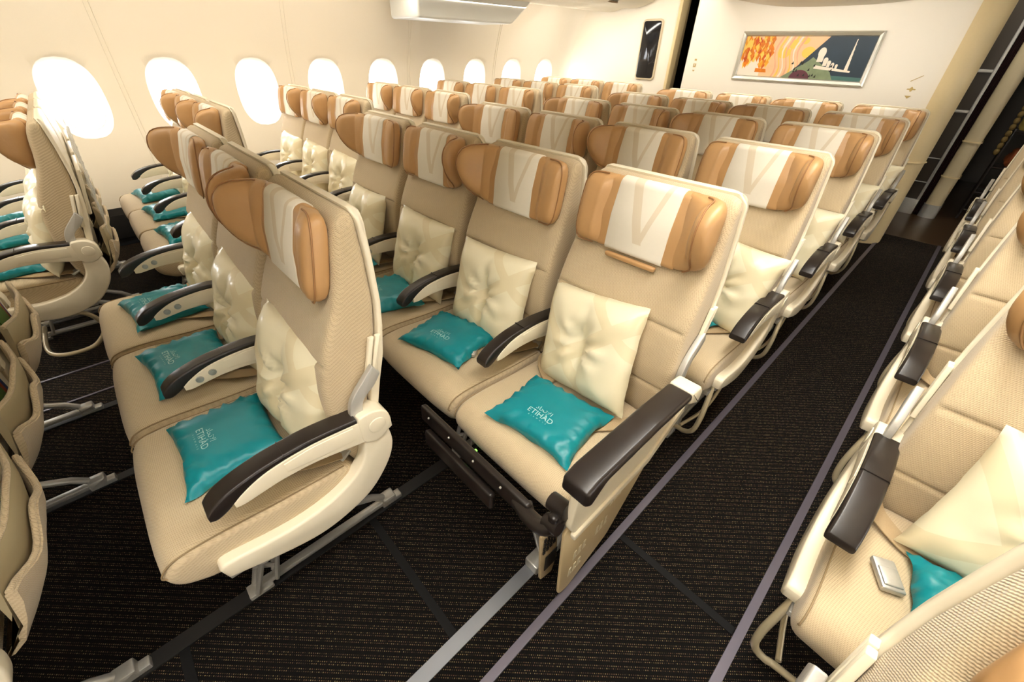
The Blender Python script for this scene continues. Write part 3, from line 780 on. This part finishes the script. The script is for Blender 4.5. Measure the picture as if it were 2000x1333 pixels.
def film_m(bm):
    rows = []
    for i in range(16):
        z = .52+.60*i/15
        rows.append([bm.verts.new((-.25+.5*j/12, .10+.02*noise.noise(Vector((j*.9, i*.8, 3)))+(z-.9)*.12, z)) for j in range(13)])
    for A, B in zip(rows, rows[1:]):
        for j in range(12): bm.faces.new((A[j], A[j+1], B[j+1], B[j]))
    bmesh.ops.solidify(bm, geom=list(bm.faces), thickness=.002)
FILMM = build('plastic_wrap', film_m, FILM)

# console beside the first full row's aisle seat
def m_console(bm):
    prism(bm, rnd([(-.60,.60),(-.57,.655),(-.30,.668),(-.085,.640),(-.070,.60),(-.095,.53),(-.25,.435),(-.50,.425),(-.585,.42),(-.610,.47)], .020, 4), -.010, .014, .006, 3)
    prism(bm, rnd([(-.595,.428),(-.25,.452),(-.08,.56),(-.075,.53),(-.24,.418),(-.592,.405)], .006, 3), .006, .022, .004, 2)
CONS = build('console_panel', m_console, CREAM, ang=40)
def m_cons2(bm):
    prism(bm, rnd([(-.605,.425),(-.12,.50),(-.10,.47),(-.34,.10),(-.535,.012),(-.580,.03)], .02, 4), -.012, -.002, .003, 2)
CONS2 = build('lower_panel', m_cons2, mat('beige_panel', (214, 192, 150), .5), ang=40)
def m_pict(bm):
    for (y, z) in ((0, 0),):
        for i in range(3): prism(bm, [(y+i*.021, z+i*.004), (y+i*.021+.017, z+.003+i*.004), (y+i*.021+.017, z+.012+i*.004), (y+i*.021+.011, z+.012+i*.004), (y+i*.021+.011, z+.05+i*.004), (y+i*.021, z+.048+i*.004)], .0, .0012, 0)
PICT = build('pictograms', m_pict, mat('pictogram_cream', (236, 224, 196), .5), smooth=False)
def m_pocketin(bm):
    prism(bm, rnd([(-.665,.345),(-.585,.40),(-.575,.20),(-.60,.14),(-.66,.18)], .01, 3), -.004, .004, .002, 2)
def m_consarm(bm):
    prism(bm, rnd([(-.635,.640),(-.632,.682),(-.59,.694),(-.35,.692),(-.165,.680),(-.165,.655),(-.35,.664),(-.56,.662),(-.61,.620)], .010, 4), -.037, .037, .010, 3)
CARM = build('console_arm_pad', m_consarm, BLACK, ang=45)
def m_consend(bm): prism(bm, rnd([(-.168,.640),(-.168,.684),(-.11,.676),(-.085,.645),(-.095,.60)], .010, 4), -.036, .036, .008, 3)
CEND = build('console_arm_end', m_consend, CREAM, ang=45)

BLK = BLACK
def seat(label, loc, fold_l='f', fold_r='f', left_arm=True, right_arm=None, aisle=None, bar=True, legx=None, btn=False, rear=False, film=False, belt=True, wide_left=False, pull=False, group=None, console=False, pockets=False, screen=True, buck=(.095, -.35)):
    t = thing('passenger_seat', label, 'aircraft seat', loc, 0, group)
    c = link('seat_cushion', CUSH, t); link('piping', PIPE, c); link('piping', PIPE2, c)
    link('seat_frame', FRAME, t)
    link('backrest', BACK, t)
    link('seat_shell', SHELL, t)
    h = link('headrest', PAD, t)
    link('headrest_cover', COVM, h)
    link('headrest_wing', WINGS[(-1, fold_l)], h); link('headrest_wing', WINGS[(1, fold_r)], h)
    if pull: link('pull_strip', PULL, h)
    def arm(x, wide=False, buttons=False):
        a = link('armrest', ARMW if wide else ARM, t, (x, 0, 0)); link('arm_pad', CAPW if wide else CAP, a)
        link('arm_pivot', PIVOT, a)
        if buttons:
            for y_, z_ in ((-.345,.602),(-.308,.611)): link('seat_button', BTN, a, (0, y_, z_))
    if left_arm: arm(-.26, aisle == -1, btn)
    if right_arm: arm(.26, aisle == 1, False)
    if aisle:
        link('side_shroud', SHROUD, t, (aisle*.262, 0, 0)); link('hinge_lever', LEVER, t, (aisle*.262, 0, 0))
        if bar: link('luggage_bar', bar if bar is not True else BARS[aisle], t)
    if legx is not None: link('leg', LEG, t, (legx, 0, 0))
    if belt:
        link('seat_belt', BELT2, t); b = link('seat_belt', BELT, t); link('buckle', BUCK, b, (buck[0], buck[1], .497), (0, 0, .6 if buck[0] > 0 else .45)); link('belt_anchor', ANCH, b, (.222, -.125, .49), (R(20), 0, .3))
    if rear or pockets:
        tr = link('tray_table', TRAY, t); link('tray_latch', LATCH, tr)
        if screen: sc = link('screen', SCRF, t); link('screen_glass', SCRG, sc)
        p = link('literature_pocket', POCK, t); link('elastic_pocket', POCK2, p)
        if rear:
            for i in range(3): link('magazine', MAGS[i], p)
            link('seat_screw', HANDLE, t)
    if film: link('plastic_wrap', FILMM, t)
    return t

# ------------------------------------------------------------------ pillow and blanket
def pillow_mesh(seed, w=.375, h=.355, T=.060):
    N = 26
    bm = bmesh.new(); V = {}
    for side in (1, -1):
        for i in range(N+1):
            for j in range(N+1):
                u, v = -1+2*i/N, -1+2*j/N
                edge = i in (0, N) or j in (0, N)
                if side == -1 and edge: V[side, i, j] = V[1, i, j]; continue
                e = max(0, (1-abs(u)**4)*(1-abs(v)**4))**.6
                ins = 1-.05*(1-v*v)*abs(u)**3; inv = 1-.04*(1-u*u)*abs(v)**3
                x, z = u*w/2*ins, v*h/2*inv
                tck = T*e
                cr = math.exp(-((u+.05*noise.noise(Vector((v*2, seed, 0))))/.09)**2)*(1-abs(v)**3)*(.75+.25*math.exp(-(v/.3)**2))*(1 if v < .1 else max(.35, 1-1.3*(v-.1)))
                dm = math.exp(-((u*u+(v-.08)**2)/.05))
                rad = .16*sin(8*math.atan2(v, u)+seed)*math.exp(-((math.hypot(u, v)-.3)/.22)**2)
                nz = .10*noise.noise(Vector((u*2.5, v*2.5, seed)))+.03*noise.noise(Vector((u*7, v*7, seed)))
                tck *= (1-.80*cr-.45*dm*(1-cr)+rad+nz) if side == 1 else (1+nz)
                if (abs(u) > .93 or abs(v) > .93): tck *= .35
                yy = -side*tck*(1 if side == 1 else .7)+.004*noise.noise(Vector((u*4, v*4, seed+5)))
                if edge: yy = .006*noise.noise(Vector((u*5, v*5, seed)))
                V[side, i, j] = bm.verts.new((x, yy, z+h/2))
    for side in (1, -1):
        for i in range(N):
            for j in range(N):
                q = [V[side, i, j], V[side, i+1, j], V[side, i+1, j+1], V[side, i, j+1]]
                bm.faces.new(q if side == 1 else q[::-1])
    return mesh_of(bm, 'pillow', PIL, ang=80)
PM = [pillow_mesh(1.3), pillow_mesh(4.7), pillow_mesh(8.1)]
def blanket_mesh(seed, w=.315, d=.26, T=.066):
    N = 22; bm = bmesh.new(); V = {}
    for side in (1, -1):
        for i in range(N+1):
            for j in range(N+1):
                u, v = -1+2*i/N, -1+2*j/N; edge = i in (0, N) or j in (0, N)
                if side == -1 and edge: V[side, i, j] = V[1, i, j]; continue
                e = max(0, (1-abs(u)**3.5)*(1-abs(v)**3.5))**.5
                ins = 1-.11*(1-v*v)*abs(u)**3; inv = 1-.13*(1-u*u)*abs(v)**3
                nz = .10*noise.noise(Vector((u*2, v*2, seed)))
                # radial puckers near corners and rims
                pk = .22*sin(16*(u-.7*v)+seed)*max(0, abs(u)+abs(v)-.8)+.12*abs(noise.noise(Vector((u*4, v*4, seed+9))))
                ef = max(abs(u), abs(v))**5
                z = T*e*(1+nz+pk+.45*ef*sin(21*math.atan2(v, u)+seed)+.2*ef*sin(37*math.atan2(v, u)))
                zz = .022+z*.62 if side == 1 else .022-.021*e
                if edge: zz = .022+.007*sin(8*(u-v)+seed)
                V[side, i, j] = bm.verts.new((u*w/2*ins, v*d/2*inv, zz))
    for side in (1, -1):
        for i in range(N):
            for j in range(N):
                q = [V[side, i, j], V[side, i+1, j], V[side, i+1, j+1], V[side, i, j+1]]
                bm.faces.new(q if side == 1 else q[::-1])
    return mesh_of(bm, 'blanket', TEAL, ang=80)
BMS = [blanket_mesh(2.2), blanket_mesh(6.1), blanket_mesh(9.4)]
def text_mesh(s, size, spacing=1.0):
    c_ = bpy.data.curves.new('txt', 'FONT'); c_.body = s; c_.size = size; c_.align_x = 'CENTER'; c_.space_character = spacing
    o_ = bpy.data.objects.new('txt', c_); C.objects.link(o_)
    dg = bpy.context.evaluated_depsgraph_get(); me = bpy.data.meshes.new_from_object(o_.evaluated_get(dg))
    bpy.data.objects.remove(o_); return me
def logo_on(bmesh_me):
    """print mesh draped on the bag's top: ETIHAD / AIRWAYS below Arabic wordmark"""
    bm = bmesh.new()
    for s_, size, dy, sp in (('\uFEA9\uFE8E\uFEA4\uFE97\uFEF9\uFE8D', .021, .019, 1.1), ('ETIHAD', .025, -.004, 1.05), ('AIRWAYS', .006, -.014, 3.2)):
        me = text_mesh(s_, size, sp); b2 = bmesh.new(); b2.from_mesh(me)
        for v in b2.verts: v.co.y += dy; 
        tmp = bpy.data.meshes.new('tmp'); b2.to_mesh(tmp); b2.free(); bm.from_mesh(tmp)
    bmesh.ops.triangulate(bm, faces=bm.faces)
    bmesh.ops.subdivide_edges(bm, edges=[e for e in bm.edges if e.calc_length() > .008], cuts=2)
    from mathutils.bvhtree import BVHTree
    vs = [v.co.copy() for v in bmesh_me.vertices]; T_ = BVHTree.FromPolygons(vs, [list(p.vertices) for p in bmesh_me.polygons])
    for v in bm.verts:
        p = Vector((v.co.x+.0, v.co.y-.055, 1)); h = T_.ray_cast(p, Vector((0,0,-1)))
        v.co = Vector((p.x, p.y, (h[0].z if h[0] else .05)+.0014))
    me = bpy.data.meshes.new('printed_logo'); bm.to_mesh(me); bm.free(); me.materials.append(PRINT); return me
LOGO = [logo_on(m_) for m_ in BMS]
def pillow(label, seat_loc, dx=0, dy=0, rz=0, tilt=-17, k=0, roll=0, group=None, z=.487):
    o_ = thing('cream_pillow', label, 'pillow', (seat_loc[0]+dx, seat_loc[1]-.235+dy, z), 0, group, PM[k % 3])
    o_.rotation_mode = 'XYZ'; o_.rotation_euler = (R(tilt), R(roll), R(rz)); return o_
def blanket(label, seat_loc, dx=0, dy=0, rz=0, k=0, group=None, z=.487, logo=True):
    o_ = thing('teal_blanket', label, 'blanket', (seat_loc[0]+dx, seat_loc[1]-.36+dy, z), R(rz), group, BMS[k % 3])
    if logo: link('printed_logo', LOGO[k % 3], o_)
    return o_

# ------------------------------------------------------------------ centre block
PIT = .797
CX = [0, -.52, -1.04, -1.56]
cpos = ['right aisle end seat', 'second seat from right aisle', 'third seat from right aisle', 'left aisle end seat']
crow = {4: 'last centre row by the picture wall', 3: 'centre row one ahead of the last', 2: 'middle one of five full rows',
        1: 'row right behind the console row', 0: 'first full centre row', -1: 'short three seat row', -2: 'row seen from behind at left edge'}
LEGX = [.145, .115, -.192, -.21]
for k in range(4, -3, -1):
    for i in range(4):
        if k < 0 and i == 0: continue
        right_end = (i == 0) or (k < 0 and i == 1)
        fl, fr_ = ('f', 'o') if i % 2 == 0 else ('i', 'f')
        if k == -1 and i == 2: fl, fr_ = 'f', 'i'
        lab = 'beige seat, %s of the %s' % (cpos[i], crow[k])
        if k < 0: lab = {(-1,1): 'beige three seat row aisle seat with curved cream side and armrest', (-1,2): 'beige middle seat of the short three seat row near camera',
                         (-1,3): 'beige far seat of the short three seat row near camera', (-2,1): 'seat back seen from behind at lower left corner of photo',
                         (-2,2): 'seat back with pocket and magazines seen from behind, left edge centre', (-2,3): 'seat back with pocket seen from behind, farthest along left edge'}[(k, i)]
        if (k, i) == (0, 0): lab = 'beige aisle seat with large cream console and black footrest, nearest centre seat'
        seat(lab, (CX[i], k*PIT, 0), fl, fr_, left_arm=True, right_arm=(right_end and not (k == 0 and i == 0)), aisle=(1 if right_end else None) if not (k == 0 and i == 0) else None,
             bar=(k > 0), legx=LEGX[i], btn=(k == -1) or (k == 0 and i >= 2), rear=(k == -2), belt=(k > -2), pull=(k == 0 and i == 0), group='seats of the centre block')
# left end of centre rows: side shroud on the left aisle side is hidden behind the seats, so only the arm is built
con = [o_ for o_ in C.objects if o_.get('label', '').startswith('beige aisle seat with large cream console')][0]
cn = link('console', CONS, con, (.272, 0, 0))
link('lower_panel', CONS2, cn); [link('pictogram', PICT, cn, (-.0018, y_, z_)) for (y_, z_) in ((-.545,.10),(-.535,.19),(-.43,.20),(-.38,.31))]
link('console_arm_pad', CARM, con, (.290, 0, 0)); link('console_arm_end', CEND, con, (.290, 0, 0))
link('hinge_lever', LEVER, con, (.250, .0, 0))
link('inner_panel', build('inner_panel', lambda bm: [prism(bm, rnd([(-.635,.37),(-.57,.40),(-.545,.16),(-.56,.08),(-.615,.10)], .01, 3), -.005, .004, .002, 2)], mat('inner_beige', (198, 176, 138), .5)), con, (.215, 0, 0))
link('inner_grille', build('inner_grille', lambda bm: [_box0(bm, .004, .007, -.622+i*.014, -.613+i*.014, .27+j*.022+i*.004, .284+j*.022+i*.004, 0, None) for i in range(4) for j in range(4)], DARK, smooth=False), con, (.217, 0, 0))
link('inner_slot', build('inner_slot', lambda bm: _box0(bm, .004, .006, -.605, -.555, .15, .23, 0, None), DARK, smooth=False), con, (.217, 0, 0))
def m_foot(bm):
    # two black slats hinged low in front of the cushions
    for (y, z, x0, x1) in ((-.635, .435, -.34, .17), (-.660, .372, -.29, .05)):
        prism(bm, rnd([(y-.012, z-.030), (y+.010, z-.034), (y+.014, z+.030), (y-.008, z+.034)], .008, 3), x0, x1, .01, 3)
FOOT = build('footrest', m_foot, BLACK)
ft = link('footrest', FOOT, con)
def m_hinge(bm):
    tube(bm, [(.215,-.605,.515),(.268,-.605,.525)], .024, 16); tube(bm, [(.225,-.635,.475),(.27,-.635,.485)], .020, 16)
    tube(bm, spline([(.12,-.63,.43),(.18,-.645,.44),(.235,-.645,.46),(.25,-.61,.50)], 4), .022, 10)
    box(bm, .235, .262, -.645, -.59, .44, .52, .008)
link('footrest_hinge', build('footrest_hinge', m_hinge, BLACK, ang=45), con)
scm = build('footrest_screw', lambda bm: bmesh.ops.create_uvsphere(bm, u_segments=10, v_segments=6, radius=.004), STEEL)
for x_ in (-.28, -.17, -.05, .07): link('footrest_screw', scm, ft, (x_, -.650, .455))
link('front_strut', build('front_strut', lambda bm: [tube(bm, [(.10,-.56,.32),(.15,-.545,.12),(.15,-.52,.03)], .012, 10), box(bm, .12, .175, -.58, -.48, .0, .045, .006)], STEEL), con)
def m_light(bm): bmesh.ops.create_uvsphere(bm, u_segments=10, v_segments=6, radius=.006)
G = bpy.data.materials.new('green_led'); G.use_nodes = True; G.node_tree.nodes['Principled BSDF'].inputs['Emission Color'].default_value = (.2,1,.05,1); G.node_tree.nodes['Principled BSDF'].inputs['Emission Strength'].default_value = 1.5
link('power_light', build('power_light', m_light, G), con, (-.12, -.586, .385))

gp, gb = 'cream pillows on the centre seats', 'teal blankets on the centre seats'
s0 = lambda i, k: (CX[i], k*PIT)
pillow('large cream pillow leaning on the console seat nearest the aisle', s0(0, 0), -.01, .01, -4, k=0, roll=-9, group=gp)
pillow('cream pillow on second seat from the console in first full row', s0(1, 0), .02, .0, 4, k=1, roll=-1, group=gp)
pillow('cream pillow on third seat from the console in first full row', s0(2, 0), .04, 0, 3, k=2, roll=2, group=gp)
pillow('cream pillow on far left seat of first full centre row', s0(3, 0), .03, 0, -3, k=0, roll=-2, group=gp)
pillow('cream pillow on right aisle seat one row behind the console seat', s0(0, 1), .05, 0, -4, k=1, roll=4, group=gp)
pillow('cream pillow on right aisle seat two rows behind the console seat', s0(0, 2), .05, 0, -4, k=2, roll=3, group=gp)
pillow('cream pillow on right aisle seat one row ahead of the last', s0(0, 3), .05, 0, -4, k=0, roll=3, group=gp)
pillow('cream pillow on right aisle seat of the last centre row', s0(0, 4), .05, 0, -4, k=1, roll=3, group=gp)
blanket('bright teal blanket bag with white logo on the console seat', s0(0, 0), .01, -.03, 6, k=0, group=gb)
blanket('teal blanket bag on second seat from console, between armrests', s0(1, 0), -.02, -.01, 12, k=1, group=gb)
blanket('teal blanket bag on third seat from console behind armrest', s0(2, 0), .03, -.02, -16, k=2, group=gb)
blanket('teal blanket bag on far left seat of first full centre row', s0(3, 0), .05, .03, -20, k=0, group=gb)
blanket('teal blanket bag on aisle seat one row behind the console', s0(0, 1), -.04, .0, -12, k=1, group=gb)
blanket('teal blanket bag on aisle seat two rows behind the console', s0(0, 2), .02, .0, 0, k=1, group=gb)
pillow('cream pillow beside armrest on aisle seat of three seat row', s0(1, -1), .03, .04, 6, k=0, roll=2, group=gp)
pillow('cream pillow on the middle seat of the short three seat row', s0(2, -1), .04, .04, 5, k=1, roll=2, group=gp)
pillow('cream pillow on the far seat of the short three seat row', s0(3, -1), .05, .04, 5, k=2, roll=2, group=gp)
blanket('teal blanket bag on near aisle seat of three seat row', s0(1, -1), -.03, .01, -2, k=2, group=gb)
blanket('teal blanket bag on middle seat of three seat row under armrest', s0(2, -1), .0, .01, 4, k=0, group=gb)
blanket('teal blanket bag on far seat of three seat row under armrest', s0(3, -1), .02, .01, 6, k=1, group=gb)

# ------------------------------------------------------------------ window block (left)
AX = [-2.47, -2.97, -3.46]
apos = ['aisle seat', 'middle seat', 'window seat']
arow = {-2: 'leftmost wrapped row by the first window', -1: 'second row along the window side', 0: 'third row along the window side',
        1: 'fourth row along the window side', 2: 'third last row along the window side', 3: 'last but one window side row', 4: 'last window side row at bulkhead'}
ga = 'seats of the window block'; gpa = 'cream pillows on the window block seats'; gba = 'teal blankets on the window block seats'
for k in range(4, -3, -1):
    for i in range(3):
        y = .26+.80*k if k > -2 else -1.28
        lc = (AX[i], y, 0)
        seat('beige %s with tan headrest, %s' % (apos[i], arow[k]), lc, 'f', 'o' if i == 0 or k > -2 else 'i', left_arm=True, right_arm=(i == 0), aisle=1 if i == 0 else None,
             legx={0: -.22, 1: .09, 2: -.10}[i], bar=(RBAR if k == -2 else True), btn=False, film=(k == -2), pockets=(k == -2), screen=False, belt=(k < 1), group=ga)
        if k in (-2, -1, 0):
            pillow('cream pillow on the %s of %s' % (apos[i], arow[k]), lc, .05, .03, 4, k=i+k, roll=2, group=gpa)
        if k in (-2, -1) or (k == 0 and i > 3):
            blanket('teal blanket bag on the %s of %s' % (apos[i], arow[k]), lc, .0, .01, 5, k=i, group=gba)

# ------------------------------------------------------------------ right block
RX = [.995]
rrow = {-1: 'nearest seat at lower right corner', 0: 'first visible seat right of aisle', 1: 'second seat back right of aisle', 2: 'third seat back right of aisle', 3: 'fourth seat back right of aisle', 4: 'last seat back right of aisle'}
gr_ = 'aisle seats of the right block'
for k in range(4, -2, -1):
    lc = (.995, .18+.80*k-(.04 if k == -1 else 0), 0)
    lab = {-1: 'beige seat nearest camera cut off by the lower right corner', 0: 'beige seat at right with black armrest, pillow and open buckle', 1: 'beige seat right of aisle, one row behind the buckle seat',
           2: 'beige seat right of aisle, two rows behind the buckle seat', 3: 'beige seat right of aisle, three rows behind the buckle seat', 4: 'farthest beige seat right of aisle, before the dark gap'}[k]
    seat(lab, lc, buck=(-.150, -.365) if k == 0 else (.095, -.35), fold_l='i', fold_r='f', left_arm=True, right_arm=True, aisle=-1, legx=.1, belt=True, group=gr_)
    if k >= 0 and k < 4:
        pillow(['cream pillow on right side seat beside the open buckle', 'cream pillow on right side seat one row behind the buckle seat', 'cream pillow on right side seat two rows behind the buckle seat', 'cream pillow on right side seat three rows behind the buckle seat'][k], lc, .03, .0, 4, k=k, roll=4, group='cream pillows on the right seats')
    if k in (0, 1):
        blanket(['teal blanket bag on right seat touching the silver buckle', 'teal blanket bag on right side seat one row behind buckle seat'][k], lc, .035, -.02, 4, k=k, group='teal blankets on the right seats', logo=False)
